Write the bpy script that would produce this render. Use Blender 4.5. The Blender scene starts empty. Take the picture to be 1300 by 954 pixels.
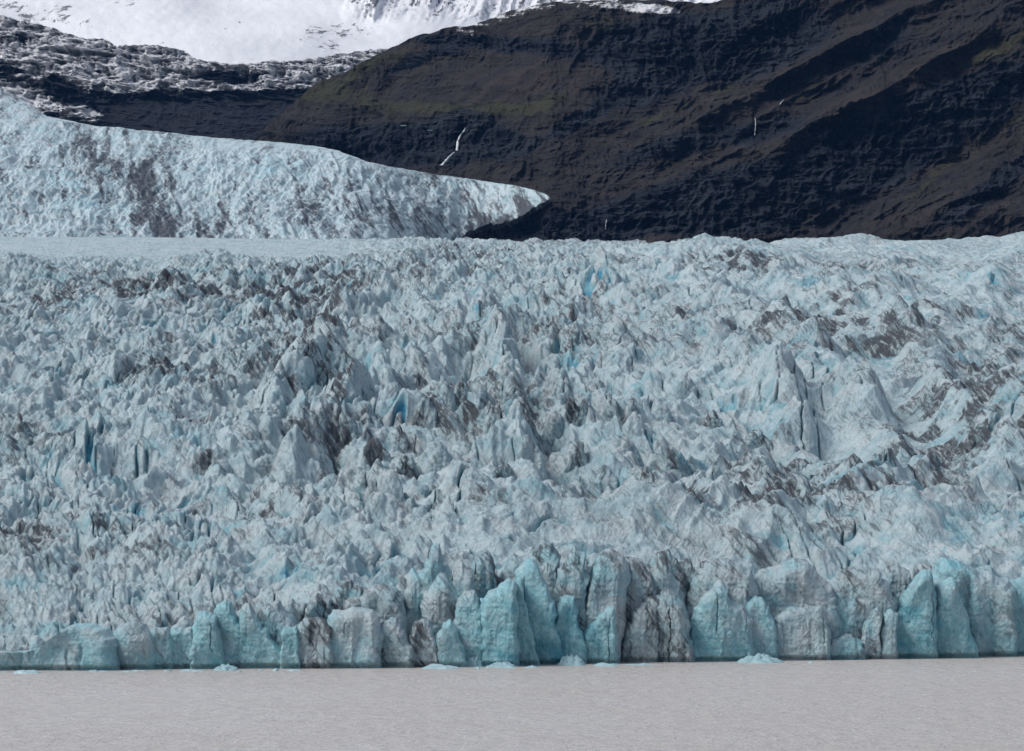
import bpy, math, random, time
import numpy as np
T0 = time.time()
f32 = np.float32
Q = 1.0                       # resolution factor of the big sheets
FPX = 7222.2                  # focal length in photo pixels (200 mm on 36 mm, 1300 px wide)
HC = 40.0                     # eye height above the lagoon
EYE = 639.0                   # photo row of the eye level
C = bpy.context.scene.collection
scene = bpy.context.scene

# ------------------------------------------------------------------ noise
def _h(ix, iy, seed):
    n = (ix.astype(np.int64) * 374761393 + iy.astype(np.int64) * 668265263 + seed * 974711) & 0xFFFFFFFF
    n = ((n ^ (n >> 13)) * 1274126177) & 0xFFFFFFFF
    n = n ^ (n >> 16)
    return n
def h01(ix, iy, seed):
    return ((_h(ix, iy, seed) & 0xFFFFF).astype(f32)) * f32(1.0 / 1048575.0)
_R = np.random.RandomState(7)
TAB = _R.rand(1024 * 1024).astype(f32)
def vn(x, y, seed=0):
    """smooth value noise, -1..1, from a large random table"""
    xf = np.floor(x); yf = np.floor(y)
    ix = xf.astype(np.int32) + seed * 131; iy = yf.astype(np.int32) + seed * 57
    fx = (x - xf).astype(f32); fy = (y - yf).astype(f32)
    fx = fx * fx * fx * (fx * (fx * 6 - 15) + 10); fy = fy * fy * fy * (fy * (fy * 6 - 15) + 10)
    x0 = ix & 1023; x1 = (ix + 1) & 1023; y0 = (iy & 1023) << 10; y1 = ((iy + 1) & 1023) << 10
    a = TAB[y0 + x0]; b = TAB[y0 + x1]; c = TAB[y1 + x0]; d = TAB[y1 + x1]
    a += (b - a) * fx; c += (d - c) * fx
    return (a + (c - a) * fy) * 2 - 1
def fbm(x, y, seed=0, o=4, g=0.5):
    s = 0; a = 1.0; t = 0
    for k in range(o):
        s = s + a * vn(x * f32(2.03 ** k) + 17.3 * k, y * f32(2.03 ** k) - 9.1 * k, seed + k)
        t += a; a *= g
    return s / t
def ridged(x, y, seed=0, o=4, g=0.55):
    s = 0; a = 1.0; t = 0
    for k in range(o):
        s = s + a * (1 - 2 * np.abs(vn(x * f32(2.07 ** k) + 5.3 * k, y * f32(2.07 ** k) + 3.1 * k, seed + k)))
        t += a; a *= g
    return s / t
def crags(a, b, seed, K=4, smin=.75, smax=1.7, hv=0.9, rot=6.2832, pw=1.0):
    """upper envelope of randomly placed faceted pyramids: height, gap to the runner-up, id"""
    ia = np.floor(a); ib = np.floor(b)
    ia_i = ia.astype(np.int32); ib_i = ib.astype(np.int32)
    t1 = np.full(a.shape, -9, f32); t2 = t1.copy(); idd = np.zeros(a.shape, f32)
    tabs = [np.random.RandomState(seed * 50 + k).rand(65536).astype(f32) for k in range(4 + K)]
    for di in (-1, 0, 1):
        for dj in (-1, 0, 1):
            ca = ia_i + di; cb = ib_i + dj
            key = ((ca * 73856093) ^ (cb * 19349663)) & 65535
            dx = a - (ia + di + tabs[0][key]); dy = b - (ib + dj + tabs[1][key])
            h0 = tabs[2][key] * f32(hv)
            ph = (tabs[3][key] - f32(.5)) * f32(rot)
            m = None
            for k in range(K):
                an = ph + f32(6.2832 * k / K)
                s = f32(smin) + f32(smax - smin) * tabs[4 + k][key]
                v = s * (dx * np.cos(an) + dy * np.sin(an))
                m = v if m is None else np.maximum(m, v)
            if pw != 1.0: m = np.maximum(m, 0) ** f32(pw)
            h = h0 - m
            up = h > t1
            t2 = np.where(up, t1, np.maximum(t2, h))
            idd = np.where(up, tabs[3][key], idd)
            t1 = np.where(up, h, t1)
    return t1, t1 - t2, idd
def sstep(a, b, x):
    t = np.clip((x - a) / (b - a), 0, 1)
    return t * t * (3 - 2 * t)
def gauss(px, py, cx, cy, sx, sy, rot=0.0):
    c, s = math.cos(rot), math.sin(rot)
    u = (px - cx) * c + (py - cy) * s; v = -(px - cx) * s + (py - cy) * c
    return np.exp(-(u / sx) ** 2 - (v / sy) ** 2)

# ------------------------------------------------------------------ mesh helpers
def sheet(name, X, Y, Z, mat, attrs=None, wrap=False, origin=(0, 0, 0), link=True, smooth=True):
    r, c = X.shape
    co = np.stack([X - origin[0], Y - origin[1], Z - origin[2]], -1).reshape(-1, 3).astype(f32)
    idx = np.arange(r * c, dtype=np.int32).reshape(r, c)
    if wrap:
        idx = np.concatenate([idx, idx[:, :1]], 1)
    q = np.stack([idx[:-1, :-1], idx[:-1, 1:], idx[1:, 1:], idx[1:, :-1]], -1).reshape(-1, 4)
    me = bpy.data.meshes.new(name)
    me.vertices.add(len(co)); me.vertices.foreach_set('co', co.ravel())
    me.loops.add(q.size); me.loops.foreach_set('vertex_index', q.ravel())
    me.polygons.add(len(q)); me.polygons.foreach_set('loop_start', np.arange(0, q.size, 4, dtype=np.int32))
    me.update(calc_edges=True)
    me.polygons.foreach_set('use_smooth', np.full(len(q), smooth))
    for k, v in (attrs or {}).items():
        at = me.attributes.new(k, 'FLOAT', 'POINT')
        at.data.foreach_set('value', np.clip(v, 0, 4).astype(f32).ravel())
    me.materials.append(mat)
    if not link:
        return me
    o = bpy.data.objects.new(name, me); C.objects.link(o); o.location = origin
    return o
def tag(o, label=None, cat=None, group=None, kind=None):
    if label: o['label'] = label
    if cat: o['category'] = cat
    if group: o['group'] = group
    if kind: o['kind'] = kind
    return o
def WX(px, D): return (px - 650.0) / FPX * D
def WZ(py, D): return HC + (EYE - py) / FPX * D

# ------------------------------------------------------------------ materials
class NT:
    def __init__(s, name):
        s.mat = bpy.data.materials.new(name); s.mat.use_nodes = True
        s.t = s.mat.node_tree; s.n = s.t.nodes; s.n.clear()
        s.out = s.n.new('ShaderNodeOutputMaterial')
        s.b = s.n.new('ShaderNodeBsdfPrincipled'); s.L(s.b.outputs[0], s.out.inputs[0])
        s.geo = s.n.new('ShaderNodeNewGeometry')
        s.pos = s.geo.outputs['Position']
    def L(s, a, b): s.t.links.new(a, b)
    def val(s, x, inp):
        if isinstance(x, (int, float)): inp.default_value = x
        elif isinstance(x, tuple): inp.default_value = x if len(x) == len(inp.default_value) else tuple(x) + (1,)
        else: s.L(x, inp)
    def map(s, scale=(1, 1, 1), rot=(0, 0, 0), vec=None):
        r = s.n.new('ShaderNodeVectorRotate'); r.rotation_type = 'EULER_XYZ'
        s.L(vec or s.pos, r.inputs['Vector']); r.inputs['Rotation'].default_value = rot
        v = s.n.new('ShaderNodeVectorMath'); v.operation = 'MULTIPLY'
        s.L(r.outputs[0], v.inputs[0]); v.inputs[1].default_value = scale
        return v.outputs[0]
    def noise(s, vec, scale=1.0, detail=5, rough=.55, dist=0.0):
        n = s.n.new('ShaderNodeTexNoise'); s.L(vec, n.inputs['Vector'])
        n.inputs['Scale'].default_value = scale; n.inputs['Detail'].default_value = detail
        n.inputs['Roughness'].default_value = rough; n.inputs['Distortion'].default_value = dist
        return n.outputs[0]
    def warp(s, vec, amount, scale, detail=3):
        n = s.n.new('ShaderNodeTexNoise'); s.L(vec, n.inputs['Vector'])
        n.inputs['Scale'].default_value = scale; n.inputs['Detail'].default_value = detail
        a = s.n.new('ShaderNodeVectorMath'); a.operation = 'MULTIPLY_ADD'
        s.L(n.outputs['Color'], a.inputs[0]); a.inputs[1].default_value = (amount,) * 3; s.L(vec, a.inputs[2])
        return a.outputs[0]
    def ramp(s, x, a, b, lo=0.0, hi=1.0):
        m = s.n.new('ShaderNodeMapRange'); m.interpolation_type = 'SMOOTHSTEP'
        s.val(x, m.inputs[0])
        for i, v in zip((1, 2, 3, 4), (a, b, lo, hi)): m.inputs[i].default_value = v
        return m.outputs[0]
    def m(s, op, a, b=0.0):
        n = s.n.new('ShaderNodeMath'); n.operation = op; s.val(a, n.inputs[0]); s.val(b, n.inputs[1]); return n.outputs[0]
    def mix(s, f, a, b):
        n = s.n.new('ShaderNodeMix'); n.data_type = 'RGBA'; n.clamp_factor = True
        s.val(f, n.inputs[0]); s.val(a, n.inputs[6]); s.val(b, n.inputs[7]); return n.outputs[2]
    def attr(s, name):
        n = s.n.new('ShaderNodeAttribute'); n.attribute_name = name; return n.outputs['Fac']
    def bump(s, h, dist, strength=1.0, prev=None):
        n = s.n.new('ShaderNodeBump'); s.L(h, n.inputs['Height'])
        n.inputs['Distance'].default_value = dist; n.inputs['Strength'].default_value = strength
        if prev: s.L(prev, n.inputs['Normal'])
        return n.outputs[0]

def ice_material(name, sc=1.0, cy=((.22, .45, .53), (.36, .58, .64)), deep=(.045, .27, .42), bs=.85):
    """glacier ice: pale weathered crust, cyan ice where it is fresh, dark layered grit"""
    t = NT(name)
    fresh = t.attr('fresh'); dirt = t.attr('dirt')
    wp = t.warp(t.pos, 6.0 * min(sc, 1.1), .06 / sc)
    # thin grit layers: planes inclined across the slope
    s1 = t.noise(t.map((.75 / sc, .07 / sc, .13 / sc), (0.2, 0.6, 0.1), wp), 1.0, 8, .68)
    s2 = t.noise(t.map((1.3 / sc, .12 / sc, .22 / sc), (0.1, -0.45, -0.1), wp), 1.0, 6, .65)
    reg = t.noise(t.pos, .03 / sc, 5, .6)
    reg2 = t.noise(t.pos, .11 / sc, 4, .6)
    mott = t.noise(t.pos, .5 / sc, 6, .65)
    pale = t.mix(t.ramp(reg2, .35, .65), (.365, .51, .555), (.635, .75, .785))
    cyan = t.mix(t.ramp(mott, .35, .7), cy[0], cy[1])
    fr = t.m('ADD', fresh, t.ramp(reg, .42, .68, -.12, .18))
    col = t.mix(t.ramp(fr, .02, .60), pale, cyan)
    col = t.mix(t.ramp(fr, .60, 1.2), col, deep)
    # grey-brown film of fine dust
    film = t.m('MULTIPLY', t.ramp(t.m('ADD', reg2, t.m('MULTIPLY', dirt, .22)), .44, .86), t.ramp(mott, .25, .75, .45, 1.0))
    film = t.m('MULTIPLY', film, t.ramp(fr, .3, 1.0, 1.0, .12))
    col = t.mix(t.m('MULTIPLY', film, .8), col, (.215, .24, .265))
    pit = t.noise(t.pos, 1.15 / sc, 5, .75)
    col = t.mix(t.ramp(pit, .50, .70, 0, .5), col, (.16, .19, .215))
    # dark grit streaks
    k1 = t.ramp(t.m('ADD', s1, t.m('MULTIPLY', dirt, .16)), .55, .66)
    k2 = t.ramp(t.m('ADD', s2, t.m('MULTIPLY', dirt, .14)), .57, .68)
    k = t.m('MAXIMUM', k1, t.m('MULTIPLY', k2, .8))
    k = t.m('MULTIPLY', k, t.ramp(fr, .25, .9, 1.0, .15))
    k = t.m('MULTIPLY', k, t.ramp(dirt, 0.0, .8, .38, .95))
    col = t.mix(k, col, (.044, .050, .060))
    t.L(col, t.b.inputs['Base Color'])
    t.b.inputs['Roughness'].default_value = .55
    t.b.inputs['Specular IOR Level'].default_value = .35
    h = t.m('ADD', t.m('MULTIPLY', s1, 1.4), t.m('ADD', t.m('SUBTRACT', mott, t.m('MULTIPLY', pit, .5)), t.m('MULTIPLY', s2, .8)))
    b = t.bump(h, 1.25 * sc, bs)
    t.L(b, t.b.inputs['Normal'])
    return t.mat

def rock_material():
    t = NT('basalt_scree')
    cliff = t.attr('cliff'); moss = t.attr('moss'); snow = t.attr('snow'); iron = t.attr('iron')
    wp = t.warp(t.pos, 60, .008)
    strata = t.noise(t.map((.013, .008, .05), (0, .12, 0), wp), 1.0, 8, .68)
    mott = t.noise(wp, .035, 7, .62)
    fine = t.noise(t.pos, .12, 6, .7)
    scree = t.mix(t.ramp(mott, .35, .65), (.0235, .0205, .0195), (.042, .0365, .0345))
    scree = t.mix(t.m('MULTIPLY', iron, t.ramp(mott, .4, .7)), scree, (.066, .040, .034))
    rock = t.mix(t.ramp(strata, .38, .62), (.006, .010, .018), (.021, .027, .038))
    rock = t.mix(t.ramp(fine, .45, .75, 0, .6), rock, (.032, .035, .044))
    dg = t.noise(t.map((.006, .01, .09), (0, .48, 0), wp), 1.0, 6, .65)
    scree = t.mix(t.ramp(dg, .45, .62, 0, .6), scree, (.018, .019, .026))
    scree = t.mix(t.ramp(fine, .52, .78, 0, .55), scree, (.062, .056, .060))
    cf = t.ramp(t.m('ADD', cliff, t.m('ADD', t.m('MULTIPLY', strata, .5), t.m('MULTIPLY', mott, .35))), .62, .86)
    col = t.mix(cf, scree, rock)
    mf = t.m('MULTIPLY', t.ramp(t.m('ADD', moss, t.m('ADD', t.m('MULTIPLY', fine, 1.0), mott)), 1.25, 1.6), t.ramp(cf, 0, 1, 1, .25))
    col = t.mix(t.m('MULTIPLY', mf, .75), col, (.050, .051, .024))
    snz = t.noise(t.map((.030, .03, .11), (0, .15, 0), wp), 1.0, 7, .74)
    sf = t.ramp(t.m('ADD', snow, t.m('ADD', t.m('MULTIPLY', snz, .55), t.m('MULTIPLY', fine, .30))), .92, 1.02)
    col = t.mix(sf, col, (.80, .82, .86))
    t.L(col, t.b.inputs['Base Color'])
    t.b.inputs['Roughness'].default_value = .9; t.b.inputs['Specular IOR Level'].default_value = .2
    h = t.m('ADD', t.m('MULTIPLY', strata, 1.2), t.m('ADD', mott, t.m('MULTIPLY', fine, .5)))
    t.L(t.bump(h, 12.0, 1.0), t.b.inputs['Normal'])
    return t.mat

def snow_material():
    t = NT('mountain_snow')
    wp = t.warp(t.pos, 80, .01)
    rk = t.attr('rock')
    a = t.noise(t.map((.055, .04, .13), (0, .25, 0), wp), 1.0, 8, .72)
    b = t.noise(t.map((.05, .02, .012), (0, .12, 0), wp), 1.0, 6, .6)
    f = t.ramp(t.m('ADD', rk, t.m('ADD', t.m('MULTIPLY', a, .75), t.m('MULTIPLY', b, .45))), .96, 1.02)
    grime = t.noise(t.pos, .004, 5, .6)
    col = t.mix(t.ramp(grime, .35, .7), (.76, .78, .82), (.60, .63, .68))
    col = t.mix(t.m('MULTIPLY', f, .92), col, (.075, .08, .095))
    t.L(col, t.b.inputs['Base Color']); t.b.inputs['Roughness'].default_value = .7
    t.L(t.bump(t.m('ADD', a, b), 7.0, .25), t.b.inputs['Normal'])
    return t.mat

def water_material():
    t = NT('silty_lagoon_water')
    big = t.noise(t.map((.011, .014, 1), (0, 0, .3), t.warp(t.pos, 30, .02)), 1.0, 5, .62)
    col = t.mix(t.ramp(big, .35, .65), (.43, .405, .378), (.51, .482, .452))
    t.L(col, t.b.inputs['Base Color'])
    t.L(t.ramp(big, .3, .7, .42, .22), t.b.inputs['Roughness']); t.b.inputs['IOR'].default_value = 1.33
    w1 = t.noise(t.map((1.1, .55, 1)), 1.0, 4, .6)
    w2 = t.noise(t.map((.22, .10, 1)), 1.0, 3, .5)
    t.L(t.bump(t.m('ADD', w1, t.m('MULTIPLY', w2, 2.2)), .55, 1.0), t.b.inputs['Normal'])
    return t.mat

def plain(name, col, rough=.6, bscale=1.0, bd=.3):
    t = NT(name)
    n = t.noise(t.pos, bscale, 5, .6)
    c2 = tuple(c * .8 for c in col)
    t.L(t.mix(t.ramp(n, .3, .7), c2, col), t.b.inputs['Base Color']); t.b.inputs['Roughness'].default_value = rough
    t.L(t.bump(n, bd, .7), t.b.inputs['Normal'])
    return t.mat

M_ICE = ice_material('weathered_glacier_ice')
M_BLOCK = ice_material('calving_front_ice', .8, ((.255, .545, .62), (.44, .71, .765)), (.085, .36, .46))
M_FALL = ice_material('upper_icefall_ice', 1.7, bs=.35)
M_ROCK = rock_material(); M_SNOW = snow_material(); M_WATER = water_material()
M_FALLS = plain('white_falling_water', (.62, .66, .70), .5, .3)
M_FLOE = plain('floating_pale_ice', (.37, .54, .59), .4, .8)
M_BERGW = plain('crushed_white_ice', (.31, .48, .53), .5, .8)

# ------------------------------------------------------------------ lagoon
WP = np.array([-400, 0, 420, 650, 841, 1000, 1200, 1300, 1700.])
WY = np.array([853, 852, 849, 846, 841, 839, 836, 834, 832.])
def wline(px): return np.interp(px, WP, WY)
def D0(px): return HC * FPX / (wline(px) - EYE)
bm_x = np.array([-30000., -2000, -600, 0, 600, 2000, 30000]); bm_y = np.array([-30000., -2000, 0, 600, 1200, 2000, 8000, 40000])
gx, gy = np.meshgrid(bm_x, bm_y)
tag(sheet('lagoon_water', gx, gy, gx * 0, M_WATER), kind='structure')

# ------------------------------------------------------------------ lower glacier: one continuous sheet of crevassed ice
GRID = {}
def glacier():
    nc, nr = int(1440 * Q), int(2400 * Q)
    px = np.linspace(-340, 1640, nc).astype(f32)[None, :]
    d0 = D0(px).astype(f32)
    DE = 2950.0
    # rows: 70 for the cliff, the rest across the surface, then the hidden run-out
    ncl = 70
    s = np.linspace(0, 1, nr)
    dd = (np.exp(s * 0.80) - 1) / (math.exp(0.80) - 1)          # denser near the front
    lip_x = [-400, 0, 60, 130, 250, 350, 450, 550, 650, 750, 850, 1000, 1100, 1200, 1300, 1700]
    lip_y = [835, 832, 818, 818, 803, 785, 772, 758, 745, 738, 740, 750, 758, 765, 768, 770]
    lip = np.interp(px, lip_x, lip_y).astype(f32)
    DF = d0 + 44 + 0 * px                                         # where the sheet's own cliff stands
    D = DF + (DE - DF) * dd[:, None].astype(f32)
    D = D.astype(f32); PX = np.broadcast_to(px, D.shape)
    e = D - DF
    top = np.interp(px, [-400, 0, 200, 450, 620, 800, 1000, 1150, 1300, 1700], [303, 302, 303, 305, 309, 310, 309, 306, 304, 304])
    yc = np.interp(e * 1700 / (DE - DF), [0, 30, 100, 200, 300, 450, 600, 750, 900, 1050, 1200, 1350, 1500, 1700],
                   [765, 750, 716, 668, 630, 574, 520, 472, 431, 395, 366, 343, 325, 306]).astype(f32)
    ys = yc + (lip - 738) * np.exp(-e / 75)
    k = sstep(1000, 1480, e)
    ys = ys + (top - 306) * k
    Z = WZ(ys, D); X = WX(PX, D)
    # flow coordinates
    w = np.interp(px, [0, 300, 560, 760, 1000, 1300], [-.07, -.05, 0, .08, .15, .17]).astype(f32)
    a = X + w * (D - 2000)
    gd = np.linspace(1300, 3000, 400); gv = np.interp(gd, [1300, 1400, 1550, 1750, 2050, 2500, 3000], [.52, .54, .70, .98, .92, .72, .52])
    gb = np.concatenate([[0], np.cumsum((gd[1:] - gd[:-1]) / (.5 * (gv[1:] + gv[:-1])))])
    g = np.interp(D, gd, gv).astype(f32); b = np.interp(D, gd, gb).astype(f32)      # feature size changes up-glacier
    wx1 = fbm(X / 55, D / 90, 11, 3); wy1 = fbm(X / 50, D / 80, 23, 3)
    a = a + 9 * wx1; b = b + 14 * wy1
    mid = gauss(PX, D, 640, 1900, 380, 300)                       # blade-like pinnacles in the middle
    right = sstep(780, 1000, PX); left = 1 - sstep(260, 480, PX)
    plain_ = (1 - sstep(380, 560, PX)) * sstep(DE - 330, DE - 190, D)   # smooth white shoulder, top left
    farflat = sstep(2500, 2950, D)
    amp = (1.0 - .42 * farflat) * (1 - .88 * plain_) * (1.18 - .18 * sstep(120, 380, e))
    # L1 big ridges, long towards the viewer
    an = a / (g ** .75 * .9)
    an = np.where(an > 55, 55 + (an - 55) * .66, an).astype(f32)         # broader forms on the right
    an = np.where(an < -40, -40 + (an + 40) * 1.35, an).astype(f32)      # finer seracs on the left side
    c1, g1, i1 = crags(an / 22 + .4 * wx1, b / 58 + .3 * wy1, 1, 4, .7, 1.5, .9, .9, 1.3)
    c1 = np.maximum(c1, -.6)
    A1 = (7.5 + 1 * mid - 2.5 * right - 2.5 * left) * g * amp
    H = A1 * (c1 + .1)
    # macro swells across the flow
    H = H + (7.5 * fbm(X / 130 + .0016 * D, D / 95, 31, 2) + 9 * right * ridged((X + .20 * D) / 80, D / 260, 35, 2)) * amp
    # connected crests: thin wandering ridges, slanting down to the right on the right, to the left on the left
    cr1 = ridged((X + .5 * w * D) / (30 + 14 * right) + .5 * wx1, (D - 1.5 * X * (right - .6 * left)) / 62, 131, 3, .5)
    H = H + (5.2 + 2.5 * right) * g * amp * (cr1 - .1)
    # L2 seracs
    wx2 = fbm(X / 13, D / 17, 41, 3); wy2 = fbm(X / 13, D / 17, 47, 3)
    an2 = an + 2.4 * wx2; b2 = b + 4.5 * wy2
    c2, g2, i2 = crags(an2 / 10.5, b2 / 21.0, 2, 4, .8, 1.6, .8, 1.1, 1.75)
    c2 = np.maximum(c2, -.8)
    A2 = (6.2 + 4.6 * mid - 2.8 * right - 1.9 * left) * g * amp * (.75 + .5 * sstep(-.3, .5, fbm(X / 60, D / 60, 55, 2)))
    H = H + A2 * (c2 + .1)
    # L3 blocks and flutes
    c3, g3, i3 = crags(an2 / 3.6 + .5 * wx2, b2 / 6.2, 3, 4, .7, 1.5, 1.0, 2.2, 1.35)
    c3 = np.maximum(c3, -.5)
    H = H + (2.6 - 1.3 * right) * g * amp * c3
    fl = fbm(an2 / 1.3, b2 / 7.0, 61, 3)
    H = H + (.55 - .2 * right) * fl * amp + (.5 - .2 * right) * amp * fbm(X / 1.7, D / 2.2, 67, 2)
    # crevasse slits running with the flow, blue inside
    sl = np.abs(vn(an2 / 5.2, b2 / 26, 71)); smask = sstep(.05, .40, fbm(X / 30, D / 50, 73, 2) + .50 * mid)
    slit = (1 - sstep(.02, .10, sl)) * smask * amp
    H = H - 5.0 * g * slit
    RID = [([350, 365, 395, 440, 500, 590, 660], [735, 830, 900, 985, 1075, 1145, 1180], 26, 5.5), ([330, 360, 385, 440, 470], [880, 1000, 1100, 1190, 1330], 44, 6.5),
           ([385, 420, 470, 530, 590], [1000, 1090, 1165, 1215, 1245], 26, 5.5), ([385, 430, 470, 540, 610], [730, 845, 930, 1000, 1060], 26, 8), ([430, 460, 500, 560, 620], [560, 615, 665, 725, 790], 22, 9),
           ([430, 460, 500, 560, 620], [660, 600, 530, 440, 350], 24, 9), ([440, 500, 560, 640], [625, 640, 650, 670], 18, 7), ([335, 380, 420, 480, 540], [560, 490, 440, 390, 330], 26, 8),
           ([320, 350, 380, 420], [330, 250, 160, 60], 46, 5), ([360, 390, 430, 480], [300, 210, 120, -20], 40, 6), ([520, 560, 600, 650], [1180, 1220, 1270, 1340], 30, 9), ([600, 640, 690], [250, 160, 60], 40, 6),
           ([610, 640, 680, 710], [760, 850, 930, 1010], 34, 5), ([620, 650, 690], [1010, 1110, 1220], 36, 6), ([500, 540, 590], [260, 190, 90], 36, 6), ([340, 352, 372, 400], [640, 720, 830, 960], 40, 5)]
    for yl, xl, rw, ra in RID:
        u = (PX - np.interp(ys, yl, xl).astype(f32)) / rw + .7 * wx1 + .35 * wx2
        wnd = sstep(yl[0] - 14, yl[0] + 10, ys) * (1 - sstep(yl[-1] - 25, yl[-1] + 15, ys))
        sg = 1 if xl[-1] > xl[0] else -1
        H = H + 1.05 * ra * g * wnd * (np.exp(-u * u) - .65 * np.exp(-(u - 1.5 * sg) ** 2)) * (1 - plain_)
    Z = Z + H
    GRID.update(px=px[0], D=D, Z=Z)
    # blades lean with height
    X = X + .18 * H * wx1 + .12 * A2 * c2 * (i2 - .5)
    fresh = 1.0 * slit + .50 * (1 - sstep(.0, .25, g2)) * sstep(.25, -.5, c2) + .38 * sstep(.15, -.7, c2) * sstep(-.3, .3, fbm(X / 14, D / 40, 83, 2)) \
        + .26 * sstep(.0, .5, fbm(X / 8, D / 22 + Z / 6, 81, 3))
    DR = [(200, 385, 260, 26, .9), (400, 420, 50, 80, 1.0), (430, 570, 60, 60, .9), (1230, 560, 90, 50, 1.0), (1090, 440, 130, 30, .7), (110, 715, 150, 34, .8), (920, 665, 140, 38, .8), (1170, 660, 140, 40, .7),
          (590, 530, 60, 60, .6), (720, 420, 60, 36, .6), (960, 350, 160, 14, .7), (520, 350, 160, 16, .6), (620, 665, 90, 24, .7), (250, 480, 90, 26, .6), (1240, 420, 80, 14, .6), (60, 560, 80, 30, .4), (330, 650, 70, 24, .5)]
    rg = sum(a_ * gauss(PX + 40 * wx1, ys + 18 * wy1, cx, cy, sx, sy) for cx, cy, sx, sy, a_ in DR)
    tuft = sstep(-.30, .40, fbm(a / 5, b / 17, 93, 4))
    dirt = (.22 + .95 * np.clip(rg, 0, 1)) * tuft + .25 * sstep(.0, .5, fbm(X / 60, D / 120, 91, 3)) + .2 * (i2 < .12)
    dirt = dirt * (1 - plain_); fresh = fresh * (1 - plain_) * (1 - .35 * farflat)
    # cliff rows below the lip
    t = np.linspace(0, 1, ncl, endpoint=False)[:, None].astype(f32)
    zc = -4 + (Z[:1] + 4) * t; xc = np.broadcast_to(X[:1], zc.shape)
    cc, cg, ci = crags(xc / 8 + .3 * fbm(xc / 5, zc / 9, 5, 2), zc / 26, 9, 4, .5, 1.3, 1.0)
    yo = -3.0 * np.maximum(cc, -.5) - 1.0 * fbm(xc / 2.2, zc / 4, 8, 3) - 2.5 * fbm(xc / 14, zc / 30, 15, 2)
    yo = yo * (1 - t ** 3)
    Yc = DF + yo
    fc = .35 + .5 * sstep(-.1, .5, fbm(xc / 12, zc / 9, 101, 3)); dc = .5 * sstep(0, .5, fbm(xc / 7, zc / 14, 103, 3)) + .4 * (1 - sstep(0, .12, cg))
    # run-out behind the brow
    tt = np.linspace(0, 1, 25)[1:, None].astype(f32)
    Yb = DE + 1400 * tt + 0 * px; Xb = WX(px, Yb); Zb = Z[-1:] * (1 - tt) + (WZ(top, DE) - 6 - 30 * tt) * tt
    Zb = np.minimum(Zb, WZ(top + 4, DE) + 3)
    z0 = np.zeros_like(Yb)
    P = lambda *q: np.concatenate(q, 0)
    return tag(sheet('crevassed_glacier', P(xc, X, Xb), P(Yc, D, Yb), P(zc, Z, Zb), M_ICE,
                     {'fresh': P(fc, fresh, z0), 'dirt': P(dc, dirt, z0)}), kind='structure')
glacier()
print('glacier', time.time() - T0)

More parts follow.
